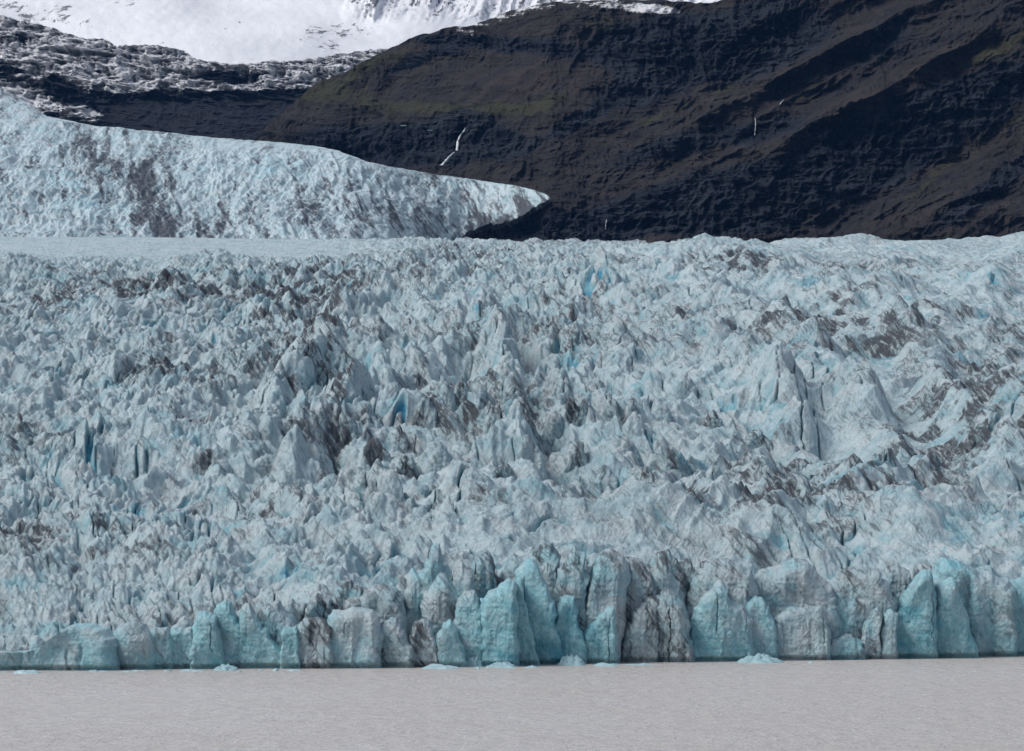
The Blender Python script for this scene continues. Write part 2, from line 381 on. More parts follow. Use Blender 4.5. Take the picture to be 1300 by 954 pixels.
# ------------------------------------------------------------------ upper icefall coming out of the side valley
def icefall():
    nc, nr = int(1240 * Q), int(620 * Q)
    px = np.linspace(-520, 700, nc).astype(f32)[None, :]
    top = np.interp(px, [-280, 0, 20, 60, 120, 200, 280, 350, 400, 430, 470, 550, 600, 650, 680, 692, 700],
                    [90, 113, 122, 148, 160, 168, 176, 181, 186, 192, 208, 221, 229, 236, 242, 246, 250])
    bot = np.interp(px, [-280, 500, 590, 620, 645, 660, 672, 684, 692, 700], [350, 340, 304, 294, 285, 278, 271, 264, 258, 253.5]) + 1.6 * fbm(px / 9, px * 0, 207, 3) * sstep(560, 600, px) * sstep(700, 685, px)
    t = np.linspace(0, 1, nr)[:, None].astype(f32)
    y = bot + (top - bot) * t
    PX = np.broadcast_to(px, y.shape)
    D = 4250 + 1150 * ((330 - y) / 200) ** 1.15 + .25 * PX
    D = D + (dm_d(PX, y) - 40 - D) * sstep(430, 640, PX)
    edge = np.minimum(1, np.minimum((y - top) / 9, 1)); edge = np.clip(edge, 0, 1)
    low = np.clip((bot - y) / 3 + sstep(590, 500, PX), 0, 1) * np.clip((700 - PX) / 6, 0, 1)
    flat = gauss(PX, y, 20, 150, 110, 22) + gauss(PX, y, 330, 188, 130, 10)
    X = WX(PX, D); Z = WZ(y, D)
    w1 = fbm(X / 60, D / 90, 201, 3)
    a = X + 3.5 * w1 - .10 * D
    c1, g1, i1 = crags(a / 24 + .2 * w1, D / 170, 21, 4, .6, 1.4, 1.0)
    c2, g2, i2 = crags((a + .35 * Z) / 5.5 + .12 * w1, D / 75, 22, 4, .7, 1.6, 1.0)
    H = (9 * np.maximum(c1, -.6) + 4.2 * np.maximum(c2, -.8) + 1.2 * fbm(a / 3, D / 10, 26, 2)) * (1 - .75 * np.clip(flat, 0, 1)) * (.25 + .75 * edge)
    fl = ridged((a + .10 * D + .45 * Z) / 11 + .5 * fbm(X / 20, Z / 20, 28, 2), Z / 34, 27, 4)
    H = H + 3.4 * fl * edge * (1 - .8 * np.clip(flat, 0, 1))
    # long transverse benches
    H = H + 9 * ridged(X / 260, (y * 1.0 + .04 * PX) / 22, 29, 2) * (1 - sstep(240, 480, PX)) * edge
    shell = np.sqrt(np.clip(low, 0, 1))
    D = D + (1 - shell) * 14 - H * .8 * (1 - .3 * sstep(560, 690, PX))
    Z = Z + H * .55 * (1 - .3 * sstep(560, 690, PX)) - (1 - shell) * 2
    dirt = 1.3 * gauss(PX, y, 140, 205, 70, 14, .6) + 1.4 * gauss(PX, y, 200, 250, 60, 34, .8) + 1.2 * gauss(PX, y, 230, 290, 130, 22) \
        + .5 * gauss(PX, y, 560, 270, 160, 30) + .6 * sstep(.1, .5, fbm(X / 80, D / 80, 33, 3)) + .5 * gauss(PX, y, 400, 285, 150, 18) + 1.0 * gauss(PX, y, 676, 262, 34, 7, .1)
    fresh = .55 * gauss(PX, y, 100, 225, 110, 30, .15) + .45 * gauss(PX, y, 120, 265, 160, 16) + .5 * gauss(PX, y, 360, 220, 110, 20) + .30 * (1 - sstep(0, .25, g2)) \
        + .25 * (i1 > .6)
    dirt = .52 * dirt * (.15 + 1.0 * sstep(-.2, .4, fbm((a + .1 * D + .45 * Z) / 9, Z / 40, 39, 4))) + .3 * sstep(6, 0, y * 0 + (bot - y)) * sstep(540, 600, PX) + .55 * sstep(.15, .5, fbm((a + .1 * D + .45 * Z) / 6, Z / 22, 37, 4)) * (1 - np.clip(flat, 0, 1))
    dirt = dirt + .9 * gauss(PX, y, 625, 287, 80, 13, -.2) * sstep(-.3, .3, fbm(X / 12, Z / 10, 45, 3))
    dirt = dirt + .5 * (1 - sstep(0, .18, g2)) * sstep(.1, -.6, c2)
    dirt = dirt + .16 + .3 * sstep(.0, .5, fbm((a + .35 * Z) / 14, Z / 30, 47, 4))
    fresh = .38 * fresh * (1 - np.clip(flat, 0, 1)) - .3 * dirt
    # far edge rolls over behind the brow
    tt = np.linspace(0, 1, 12)[1:, None].astype(f32)
    Db = D[-1:] + 400 * tt; Xb = X[-1:] + 0 * tt; Zb = Z[-1:] - 60 * tt ** 2
    z0 = np.zeros_like(Db)
    P = lambda *q: np.concatenate(q, 0)
    return tag(sheet('upper_icefall', P(X, Xb), P(D, Db), P(Z, Zb), M_FALL, {'fresh': P(fresh, z0), 'dirt': P(dirt, z0)}), kind='structure')

# ------------------------------------------------------------------ mountains: real slopes at their own distances
def slope(name, x0, x1, nc, nr, topf, botf, dfun, disp, mat, attrs, back=900):
    px = np.linspace(x0, x1, nc).astype(f32)[None, :]
    top = topf(px); bot = botf(px)
    t = np.linspace(0, 1, nr)[:, None].astype(f32)
    y = bot + (top - bot) * t; PX = np.broadcast_to(px, y.shape)
    D = dfun(PX, y)
    dy, dz = disp(PX, y, D)
    k = np.clip((y - top) / 10, 0, 1) ** .5
    X = WX(PX, D); Z = WZ(y, D) + dz * k; D = D + dy
    at = {n: f(PX, y) for n, f in attrs.items()}
    tt = np.linspace(0, 1, 16)[1:, None].astype(f32)
    Db = D[-1:] + back * tt; Xb = X[-1:] + 0 * tt; Zb = Z[-1:] + 0 * tt - back * .45 * tt ** 1.4
    P = lambda *q: np.concatenate(q, 0)
    at = {n: P(v, np.broadcast_to(v[-1:], Db.shape)) for n, v in at.items()}
    o = tag(sheet(name, P(X, Xb), P(D, Db), P(Z, Zb), mat, at), kind='structure')
    return o, (PX, y, X, D, Z)

# dark basalt mountain with the waterfall
def dm_top(px):
    b = np.interp(px, [300, 350, 372, 400, 440, 480, 520, 560, 600, 650, 700, 760, 830, 900, 960, 1100, 1300, 1700],
                  [205, 152, 128, 106, 92, 70, 52, 37, 30, 12, 4, -1, -3, 4, -8, -60, -160, -300])
    return b + 2.5 * fbm(px / 22, px * 0, 301, 3) * sstep(300, 420, px)
def dm_d(PX, y):
    return 4700 + 1.45 * (330 - y) + np.interp(PX, [300, 700, 1100, 1700], [900, 250, 0, -150])
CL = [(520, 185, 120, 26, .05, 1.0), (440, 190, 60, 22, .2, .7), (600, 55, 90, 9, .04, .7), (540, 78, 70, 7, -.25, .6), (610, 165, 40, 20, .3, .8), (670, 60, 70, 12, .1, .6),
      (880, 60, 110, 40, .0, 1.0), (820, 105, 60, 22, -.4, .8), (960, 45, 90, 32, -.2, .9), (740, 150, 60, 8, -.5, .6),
      (900, 178, 130, 16, -.2, .8), (1140, 160, 150, 26, -.35, .9), (1240, 120, 90, 26, -.3, .7), (1090, 200, 120, 20, -.25, .8), (920, 245, 170, 26, -.1, .7),  # right-hand cliff bands; they also paint that slope's duller light into the rock
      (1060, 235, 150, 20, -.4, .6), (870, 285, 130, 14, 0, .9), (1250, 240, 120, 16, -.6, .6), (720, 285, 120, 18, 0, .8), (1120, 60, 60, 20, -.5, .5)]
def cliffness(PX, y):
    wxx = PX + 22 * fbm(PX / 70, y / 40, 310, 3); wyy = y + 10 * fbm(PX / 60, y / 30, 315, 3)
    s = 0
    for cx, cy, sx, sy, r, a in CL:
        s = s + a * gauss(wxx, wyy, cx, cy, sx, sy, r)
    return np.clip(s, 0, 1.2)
def dm_disp(PX, y, D):
    wx = PX + 14 * fbm(PX / 50, y / 30, 320, 3); wy = y + 6 * fbm(PX / 60, y / 30, 325, 3)
    c = cliffness(PX, y)
    rr = sstep(760, 900, PX + .8 * (y - 150))
    # diagonal spurs on the right, running down to the left
    ang = .50
    u = wx * math.cos(ang) - wy * math.sin(ang); v = wx * math.sin(ang) + wy * math.cos(ang)
    spur = ridged(u / 300, v / 75, 330, 5, .42)
    gul = ridged(wx / 42 + .5 * fbm(PX / 30, y / 30, 341, 3), wy / 90, 340, 4, .55)
    wy2 = wy + .06 * PX
    led = ridged(wx / 120, wy2 / 13, 345, 5, .6)                      # broken basalt steps
    crg = ridged(wx / 13, wy / 15, 348, 5, .66)
    cj = sstep(.0, .45, fbm(wx / 45, wy / 20, 349, 3))
    d = -62 * rr * spur - 34 * fbm(wx / 160, wy / 60, 350, 3) - gul * (11 + 18 * c) - led * (2.5 + 13 * c * (.4 + cj)) \
        - crg * (5 + 14 * c) - 5 * fbm(wx / 6, wy / 5, 355, 4) * (.5 + c) + 14 * c
    fx = np.interp(y, [150, 162, 174, 191, 195, 205, 212, 225], [596, 591.5, 583.5, 580, 576.5, 566, 560, 552])
    d = d + 8 * np.exp(-((PX - fx) / 4.5) ** 2) * sstep(150, 160, y) * (1 - sstep(212, 228, y))
    fx2 = 958.6 + 1.2 * np.sin(y / 5); d = d + 10 * np.exp(-((PX - fx2) / 3.5) ** 2) * sstep(140, 150, y) * (1 - sstep(172, 182, y))
    return d.astype(f32), (-2.0 * gul * c).astype(f32)
def moss_f(PX, y):
    wx = PX + 12 * fbm(PX / 40, y / 20, 360, 3); wy = y + 5 * fbm(PX / 40, y / 20, 365, 3)
    s = 0
    for cx, cy, sx, sy, r, a in [(385, 112, 26, 9, -.3, .9), (430, 118, 60, 14, 0, .5), (540, 138, 90, 10, .05, .75), (690, 128, 40, 9, -.3, .8), (470, 85, 70, 9, -.4, .6), (640, 140, 60, 7, 0, .6),
                                 (1265, 62, 60, 8, -.45, .8), (1205, 195, 22, 5, -.7, .9), (1290, 155, 22, 6, -.6, .8), (1180, 230, 50, 6, -.7, .7), (930, 105, 40, 12, -.5, .5),
                                 (1020, 118, 30, 6, -.6, .6), (980, 35, 90, 14, 0, .4), (1030, 165, 120, 6, -.4, .4), (830, 150, 60, 8, -.3, .4), (760, 25, 70, 8, 0, .4)]:
        s = s + a * gauss(wx, wy, cx, cy, sx, sy, r)
    return np.clip(s, 0, 1)
def iron_f(PX, y):
    wx = PX + 12 * fbm(PX / 40, y / 20, 370, 3)
    s = 0
    for cx, cy, sx, sy, r, a in [(1080, 75, 24, 5, -.1, 1), (955, 92, 14, 7, 0, .9), (1100, 130, 80, 10, -.4, .6), (700, 95, 120, 24, -.3, .4), (1010, 268, 60, 5, -.45, .8), (830, 240, 90, 18, -.3, .35), (1180, 180, 160, 30, -.5, .3)]:
        s = s + a * gauss(wx, y, cx, cy, sx, sy, r)
    return np.clip(s, 0, 1)
def dm_snow(PX, y):
    tp = dm_top(PX)
    s = sstep(26, 6, y - tp) * sstep(450, 620, PX) * (1 - sstep(820, 880, PX)) * (.50 + .14 * fbm(PX / 30, y / 3, 380, 3))
    return s + .5 * gauss(PX, y, 850, 14, 60, 7)
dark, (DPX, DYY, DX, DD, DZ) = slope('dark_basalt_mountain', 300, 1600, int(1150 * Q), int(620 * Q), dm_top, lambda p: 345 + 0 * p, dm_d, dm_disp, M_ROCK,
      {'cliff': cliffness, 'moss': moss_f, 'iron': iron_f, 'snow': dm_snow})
icefall()
print('dark', time.time() - T0)

# rocky ledges dusted with snow
def rl_top(px):
    b = np.interp(px, [-280, 0, 40, 80, 110, 135, 150, 190, 235, 250, 262, 300, 350, 400, 440, 480, 520, 700],
                  [2, 22, 30, 43, 50, 51, 60, 58, 66, 76, 79, 83, 79, 77, 68, 64, 60, 50])
    return b + 1.6 * fbm(px / 12, px * 0, 401, 3)
def rl_disp(PX, y, D):
    wx = PX + 10 * fbm(PX / 40, y / 20, 420, 3); wy = y + 5 * fbm(PX / 50, y / 20, 425, 3)
    low = sstep(118, 135, y + .03 * (PX - 200)) * sstep(80, 150, PX)
    led = ridged(wx / 45, (wy - .10 * PX) / 12, 431, 5, .62)
    d = (-led * 34 - 26 * ridged(wx / 24, wy / 24, 430, 5, .6) - 12 * fbm(wx / 6, wy / 4, 435, 4)) * (1 - .75 * low)
    return d.astype(f32), (0 * d).astype(f32)
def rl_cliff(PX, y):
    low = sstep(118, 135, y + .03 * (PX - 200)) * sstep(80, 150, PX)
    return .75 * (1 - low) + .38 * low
def rl_snow(PX, y):
    tp = rl_top(PX); h = (y - tp)
    wy = y + 5 * fbm(PX / 50, y / 20, 425, 3)
    wx = PX + 10 * fbm(PX / 40, y / 20, 420, 3)
    led = ridged(wx / 60, (wy - .10 * PX) / 9, 431, 5, .62)
    s = .86 - .0052 * np.maximum(h - 14, 0) - .15 * led - .10 * ridged(wx / 22, wy / 14, 445, 4, .6) + .2 * fbm(PX / 40, y / 14, 440, 3)
    s = s - .25 * gauss(PX, y, 215, 68, 60, 9, .15) - .3 * gauss(PX, y, 20, 50, 40, 7, .1) - .3 * gauss(PX, y, 290, 100, 60, 9)
    s = s + .45 * gauss(PX, y, 30, 128, 60, 14, .35) + .3 * gauss(PX, y, 100, 142, 50, 8, .2) + .3 * gauss(PX, y, 440, 95, 50, 22)
    low = sstep(116, 128, y + .03 * (PX - 200)) * sstep(110, 200, PX)
    return np.clip(s - .8 * low, 0, 1)
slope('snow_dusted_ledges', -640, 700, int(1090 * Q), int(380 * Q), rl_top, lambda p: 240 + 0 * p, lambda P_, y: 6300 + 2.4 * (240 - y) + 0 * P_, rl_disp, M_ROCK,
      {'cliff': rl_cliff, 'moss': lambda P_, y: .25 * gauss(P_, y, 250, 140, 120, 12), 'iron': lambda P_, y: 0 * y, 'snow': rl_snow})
# snow mountain
def sm_disp(PX, y, D):
    fl = ridged(PX / 14 + .3 * y / 14, y / 60, 520, 4)
    k = sstep(36, 8, y) * sstep(420, 480, PX)
    d = -(40 * k) * fl - 50 * fbm(PX / 160, y / 70, 525, 2) - 2.5 * fbm(PX / 9, y / 6, 530, 4)
    return d.astype(f32), (0 * d).astype(f32)
def sm_rock(PX, y):
    s = .19 + .12 * fbm(PX / 50, y / 20, 540, 3)
    st = sstep(.25, .6, ridged((PX + .45 * y) / 8, y / 40, 550, 3))
    s = s + .5 * st * gauss(PX, y, 520, -4, 75, 24) + .18 * st * gauss(PX, y, 700, 0, 120, 26)
    s = s + .13 * gauss(PX, y, 20, 14, 120, 14, .2) + .12 * gauss(PX, y, 420, 66, 50, 12) + .12 * gauss(PX, y, 430, 40, 60, 20) + .05 * (PX < 200)
    return np.clip(s, 0, 1)
slope('snow_covered_mountain', -500, 1800, int(950 * Q), int(320 * Q), lambda p: -190 + 40 * fbm(p / 160, p * 0, 501, 4), lambda p: 150 + 0 * p,
      lambda P_, y: 8200 + 3.4 * (150 - y) + 0 * P_, sm_disp, M_SNOW, {'rock': sm_rock}, back=2500)
print('mountains', time.time() - T0)

# ------------------------------------------------------------------ calving front: every tower and block is an object of its own
def ice_block(name, poly, off, thick, seed, blue, dirt, label, flute=.5, base=None, group=None, bulge=.5, dist=None, cat='ice block', mat=None):
    """poly: outline from the left foot over the top to the right foot; it gets a real size, distance and thickness"""
    xs = [p[0] for p in poly]; pxc = .5 * (min(xs) + max(xs))
    D = float(D0(pxc)) + off if dist is None else dist
    kx = 1.16 if dist is None else 1.0
    poly = [(pxc + (x - pxc) * kx, y - (5 if y < 815 and dist is None else 0)) for x, y in poly]
    pts = [(WX(x, D), WZ(y, D)) for x, y in poly]
    zb = -4.0 if base is None else base
    z_0 = 0.0 if base is None else base
    pts = [(a_, b_ - z_0) for a_, b_ in pts]; zb -= z_0
    pts = [(pts[0][0], zb)] + pts + [(pts[-1][0], zb)]
    P = np.array(pts); ox = WX(pxc, D); origin = (ox, D, z_0)
    P[:, 0] -= ox
    Q_ = np.vstack([P, P[:1]]); seg = np.hypot(*np.diff(Q_, axis=0).T); L = np.concatenate([[0], np.cumsum(seg)])
    nT = int(np.clip(L[-1] * 4.0, 160, 420)); nR = int(np.clip(nT * .30, 44, 110))
    t = np.linspace(0, L[-1], nT, endpoint=False)
    bx = np.interp(t, L, Q_[:, 0]); bz = np.interp(t, L, Q_[:, 1])
    # round the corners a little, then roughen
    for _ in range(2):
        bx = .25 * np.roll(bx, 1) + .5 * bx + .25 * np.roll(bx, -1); bz = .25 * np.roll(bz, 1) + .5 * bz + .25 * np.roll(bz, -1)
    up = bz > 1
    bx = bx + up * 1.0 * fbm(bz / 3.5 + seed, bx / 2.5, seed, 4); bz = bz + up * 1.1 * fbm(bx / 2.8 + seed, bz / 2.2, seed + 9, 4)
    top = P[:, 1].max(); cx = .5 * (bx.min() + bx.max()) * .5 + .5 * bx.mean(); cz = max(.40 * top, .5)
    r = (1 - (1 - np.linspace(0, 1, nR)) ** 1.3)[:, None]
    x = cx + (bx - cx)[None] * r; z = cz + (bz - cz)[None] * r
    dome = np.sqrt(np.clip(1 - np.broadcast_to(r, x.shape) ** 12, 0, 1))
    X = x + ox; T = thick * .5
    c1, g1, _ = crags(X / 8 + seed, z / 26 + seed * .37, seed % 40 + 3, 4, .4, 1.2, 1.0)
    c2, g2, _ = crags(X / 3.4 + .4 * fbm(X / 3, z / 4, seed, 2), z / 34, seed % 31 + 5, 3, .4, 1.2, 1.0)
    e = T * .66 * bulge * np.maximum(c1, -.6) + .5 * np.maximum(c2, -.5) + flute * 1.0 * fbm(X / 1.6, z / 12, seed + 2, 3) + .22 * fbm(X / .9, z / 1.1, seed + 4, 3) \
        + 3.0 * bulge * fbm(X / 8, z / 10, seed + 6, 2) + .10 * fbm(X / 5, z / .7, seed + 8, 2)
    crk = 1 - sstep(.0, .05, np.abs(vn(X / 7 + .10 * fbm(X / 2, z / 2, seed, 3), z / 90, seed + 15)))
    crk = crk * sstep(-.15, .3, fbm(X / 9, z / 9, seed + 17, 2))
    e = e - .75 * crk
    lean = .22 * np.clip(z, 0, 99)                          # faces lean back a little
    notch = 1.6 * sstep(1.5, .2, z) * (base is None)                          # melt notch at the waterline
    yf = -(T * dome * (.70) + e * dome ** 1.5) + lean * .6 + notch
    yb = T * dome[:: -1] * .9 + 1.0 * fbm(X / 5, z / 5, seed + 12, 2)[::-1] * dome[::-1] + lean[::-1] * .6
    # front shell, then the back shell from rim to centre (coarser)
    st = max(1, nR // 14)
    xb = x[::-1][::st]; zz = z[::-1][::st]; ybb = yb[::st]
    if True:
        xb = xb[1:]; zz = zz[1:]; ybb = ybb[1:]
    XX = np.concatenate([x, xb]); YY = np.concatenate([yf, ybb]); ZZ = np.concatenate([z, zz])
    n = fbm(X / 7, z / 6, seed + 20, 4)
    band = fbm(X / 14, (z + .25 * X) / 2.4, seed + 26, 3)
    fr = blue * .92 * (1.05 - .35 * sstep(.6, 1.0, z / max(top, 1))) + .35 * n + .22 * band + .12 * (g1 < .15)
    dirt = min(dirt, .48)
    d = dirt * (.5 + .9 * sstep(-.1, .5, fbm(X / 3.2, z / 12, seed + 22, 4))) + .8 * dirt * sstep(.16, .0, g1) + .5 * crk * (dirt > .1) + .25 * sstep(.72, 1.0, z / max(top, 1)) * (dirt > .05)
    fz = np.full(xb.shape, blue * .5); dz_ = np.full(xb.shape, dirt)
    XXo = XX + ox
    o = sheet(name, XXo, YY + D, ZZ + z_0, mat or M_BLOCK, {'fresh': np.concatenate([fr, fz]), 'dirt': np.concatenate([d, dz_])}, wrap=True, origin=origin)
    return tag(o, label, cat, group or 'ice blocks of the calving front')

B = 'ice_block'
blocks = [
 # outline, off, thickness, blue, dirt, label
 ([(-60,851),(-50,834),(0,829),(55,823),(85,799),(112,797),(128,803),(137,818),(140,851)], 0, 26, .38, .05, 'long low turquoise ice block with a rounded hump, left end of the front', .2),
 ([(134,851),(135,815),(150,803),(163,795),(178,796),(192,806),(196,851)], 1, 22, .30, .12, 'squat cyan ice block next to the long low turquoise hump', .3),
 ([(186,851),(188,806),(200,798),(216,800),(222,815),(220,851)], 2, 18, .22, .18, 'narrow flat-topped grey-green ice block between two bluer squat blocks', .3),
 ([(212,851),(214,806),(225,799),(240,800),(250,812),(254,851)], 4, 18, .30, .22, 'dark grey-blue ice block with a hollow foot, left of the bright blue spur', .3),
 ([(244,851),(248,800),(254,786),(262,780),(272,786),(280,812),(286,851)], 1, 18, .50, .05, 'small bright blue ice spur with a blunt tip, just above the low dark cave', .3),
 ([(272,851),(273,795),(277,775),(285,766),(293,771),(300,786),(312,812),(318,851)], 5, 20, .42, .05, 'pale blue pointed ice tower with a leaning tip, beside the small bright spur', .3),
 ([(306,850),(305,790),(310,776),(318,772),(330,790),(345,815),(364,838),(368,850)], 3, 22, .20, .10, 'grey ice wall sloping down to the right over a dark undercut hollow', .2),
 ([(326,850),(326,790),(334,775),(352,766),(366,782),(378,797),(384,850)], 10, 26, .16, .30, 'broad grey ice block with a rounded crest rising behind the sloping wall', .4),
 ([(357,850),(358,808),(364,799),(374,797),(380,808),(382,850)], 0, 14, .42, .20, 'slim pale-blue ice column standing between black-streaked ice', .3),
 ([(376,850),(378,800),(384,791),(398,789),(412,791),(420,804),(421,850)], 0, 18, .10, .85, 'ice block striped with black vertical grit bands and a ragged top', 1.0),
 ([(418,849),(419,795),(428,780),(446,777),(462,777),(474,785),(480,800),(481,849)], -2, 24, .14, .04, 'large clean pale ice block with a level top, between two grit-streaked blocks', .3),
 ([(478,849),(481,806),(489,794),(495,786),(503,788),(514,806),(522,826),(524,849)], 0, 20, .12, .40, 'pale ice block with a pointed top bordered by black cracks on both sides', .4),
 ([(520,848),(523,806),(529,791),(538,788),(548,798),(556,815),(558,848)], 1, 20, .08, 1.0, 'small dirty ice block blotched black, with a domed top', .9),
 ([(554,846),(556,815),(562,800),(569,794),(577,800),(586,822),(592,846)], -3, 16, .42, .04, 'smooth pale-blue ice dome low at the water, beside the black-blotched block', .2),
 ([(572,846),(578,790),(584,768),(592,756),(602,756),(611,774),(615,800),(616,846)], 5, 22, .45, .08, 'rounded blue ice tower with a pale cap, left of the brightest turquoise slab', .4),
 ([(612,847),(612,800),(614,764),(622,756),(638,741),(646,737),(654,748),(656,790),(656,847)], -2, 20, .70, .0, 'brightest turquoise ice slab, flat-faced with a slanted top', .3),
 ([(652,847),(653,770),(656,742),(661,738),(666,760),(672,795),(680,828),(684,847)], 1, 16, .66, .02, 'thin pale turquoise ice blade leaning against the brightest slab', .3),
 ([(674,847),(664,790),(658,750),(659,730),(664,720),(674,717),(684,722),(695,745),(703,770),(707,785),(702,795),(712,830),(718,847)], 8, 24, .88, .04, 'tall dark-turquoise ice fin with a rounded head and a foot slanting right', .3),
 ([(704,845),(704,795),(712,770),(719,759),(727,762),(733,790),(742,820),(743,845)], 3, 18, .66, .05, 'narrow blue ice cone with crumbled ice at its foot, right of the tall fin', .4),
 ([(700,845),(702,770),(708,740),(716,722),(723,702),(731,698),(740,708),(744,735),(742,775),(744,845)], 17, 26, .30, .28, 'tall grey ice fin with a blue crack, standing behind the narrow blue cone', .5),
 ([(738,844),(742,790),(748,750),(754,720),(762,705),(776,702),(790,710),(796,735),(790,790),(786,844)], 9, 30, .12, .22, 'tall broad pale ice tower with a smooth face and a flat head', .5),
 ([(740,844),(745,806),(756,790),(768,778),(777,775),(780,800),(782,844)], 0, 14, .62, .05, 'low ragged blue ice shard in front of the tall broad pale tower', .5),
 ([(778,843),(782,790),(786,745),(794,724),(804,715),(816,720),(828,745),(832,790),(832,843)], 11, 26, .10, .60, 'grey-brown ice tower with grit streaks between two pale towers', .8),
 ([(822,842),(826,770),(830,725),(837,706),(843,708),(850,728),(860,745),(872,785),(878,810),(880,842)], 12, 28, .22, .20, 'tallest pointed ice spire, white-tipped and ringed with faint layers', .4),
 ([(790,843),(796,800),(806,780),(822,765),(836,755),(848,752),(862,772),(870,800),(876,843)], -1, 22, .18, .65, 'pale ice buttress with a black grit scar down its upper right', .8),
 ([(874,842),(878,800),(884,780),(896,762),(908,748),(916,740),(923,748),(926,765),(940,778),(950,792),(952,842)], -2, 24, .52, .06, 'wide turquoise ice block with a slanting crest, right of the grit-scarred buttress', .4),
 ([(868,842),(872,780),(882,745),(894,725),(908,713),(928,716),(948,728),(956,745),(956,842)], 14, 28, .14, .30, 'arched grey ice wall rising behind the wide turquoise block', .4),
 ([(942,841),(946,790),(950,768),(960,762),(972,770),(982,795),(986,841)], 2, 20, .50, .06, 'light blue ice pillar with a rounded crown, left of the great pale arch', .3),
 ([(944,841),(950,765),(962,742),(980,724),(1000,716),(1015,712),(1028,722),(1042,738),(1056,758),(1064,790),(1066,841)], 12, 36, .10, .10, 'great arched pale ice wall, widest block of the right-hand front', .3),
 ([(978,841),(982,800),(992,784),(1002,776),(1020,772),(1038,774),(1046,790),(1050,841)], 0, 22, .16, .10, 'blocky pale ice step with a flat top, at the foot of the great arch', .4),
 ([(1044,840),(1048,790),(1052,752),(1062,738),(1080,726),(1096,720),(1112,728),(1124,750),(1132,772),(1134,840)], 8, 32, .12, .26, 'broad grey ice wall with a sloping right shoulder, right of the great arch', .5),
 ([(1050,840),(1054,818),(1068,812),(1084,808),(1092,818),(1096,840)], -2, 12, .22, .30, 'low grey ice ledge at the waterline under the broad grey wall', .4),
 ([(1092,839),(1096,800),(1104,785),(1112,778),(1118,784),(1116,839)], 0, 14, .22, .30, 'first of two slim ice blades side by side, bounded by a black crack', .4),
 ([(1114,839),(1119,800),(1123,782),(1129,774),(1136,784),(1138,839)], 0, 14, .26, .12, 'second slim ice blade, nearest the layered turquoise wall', .3),
 ([(1126,838),(1132,805),(1138,780),(1148,756),(1158,740),(1170,731),(1178,732),(1184,760),(1186,838)], 0, 24, .74, .03, 'layered deep-turquoise ice wall with a slanted left edge', .3),
 ([(1178,838),(1181,790),(1188,758),(1196,744),(1206,740),(1216,748),(1222,780),(1232,812),(1238,838)], -1, 24, .72, .02, 'round-headed turquoise ice column with pale edges, beside the layered wall', .3),
 ([(1180,838),(1184,740),(1192,720),(1204,714),(1218,716),(1234,726),(1252,732),(1270,738),(1280,752),(1282,838)], 9, 34, .50, .16, 'big blue-grey ice wall behind the round-headed column', .4),
 ([(1278,836),(1280,765),(1286,746),(1298,741),(1330,738),(1360,750),(1370,836)], 3, 28, .80, .04, 'dark teal ice wall cut by the right edge of the view', .3),
 # second row
 ([(452,846),(458,770),(466,750),(486,746),(504,752),(512,775),(518,846)], 24, 26, .14, .22, 'wide rounded ice hump behind the clean pale block', .4),
 ([(514,846),(518,760),(521,735),(528,728),(536,736),(541,728),(551,698),(557,697),(563,722),(578,738),(590,765),(598,846)], 30, 30, .36, .22, 'high twin-peaked ice tower with a blue left side, behind the black-blotched block', .6),
 ([(588,846),(592,760),(598,725),(606,705),(616,702),(626,716),(630,760),(630,846)], 32, 24, .30, .45, 'grey ice fin with curved grit streaks, behind the rounded blue tower', .8),
 ([(636,846),(640,740),(648,715),(656,706),(668,712),(684,700),(698,694),(706,712),(712,846)], 38, 30, .20, .30, 'ridge-shaped grey ice mass behind the tall dark-turquoise fin', .5),
 ([(386,848),(390,790),(394,770),(404,756),(416,762),(424,780),(430,848)], 22, 22, .22, .35, 'pointed ice tooth behind the black-striped block', .6),
 ([(418,848),(424,770),(432,748),(446,740),(458,750),(466,775),(470,848)], 34, 24, .26, .40, 'grit-capped ice hump behind the clean pale block, beside the pointed tooth', .6),
]
for i, (poly, off, th, bl, di, lab, fl) in enumerate(blocks):
    ice_block(B, poly, off + th * .42, th, 11 + 7 * i, bl, di, lab, fl)
# the jumbled row behind the front
rj = random.Random(21)
for i in range(36):
    x = 12 + i * 36.2 + rj.uniform(-9, 9); li = float(np.interp(x, [0, 130, 250, 350, 450, 550, 650, 850, 1000, 1100, 1200, 1300], [822, 806, 786, 768, 756, 726, 716, 706, 716, 722, 716, 738]))
    y = li + rj.uniform(-6, 16); hw = rj.uniform(14, 25); j = lambda a_: rj.uniform(-a_, a_); yb = y + 75
    poly = [(x - hw * 1.15, yb), (x - hw * .95 + j(2), y + 32 + j(8)), (x - hw * .72 + j(3), y + 13 + j(6)), (x - hw * .35 + j(3), y + 3 + j(4)), (x + j(4), y + j(3)), (x + hw * .4 + j(3), y + 5 + j(5)),
            (x + hw * .75 + j(3), y + 16 + j(7)), (x + hw + j(2), y + 36 + j(8)), (x + hw * 1.2, yb)]
    ice_block('ice_block', poly, rj.uniform(24, 46), rj.uniform(14, 24), 700 + 3 * i, rj.uniform(0, .38), rj.uniform(.1, .5), 'broken ice block in the jumbled second row behind the calving front', .7,
              None, 'broken ice blocks in the jumbled row behind the front', .6, None, 'ice block', M_BLOCK)
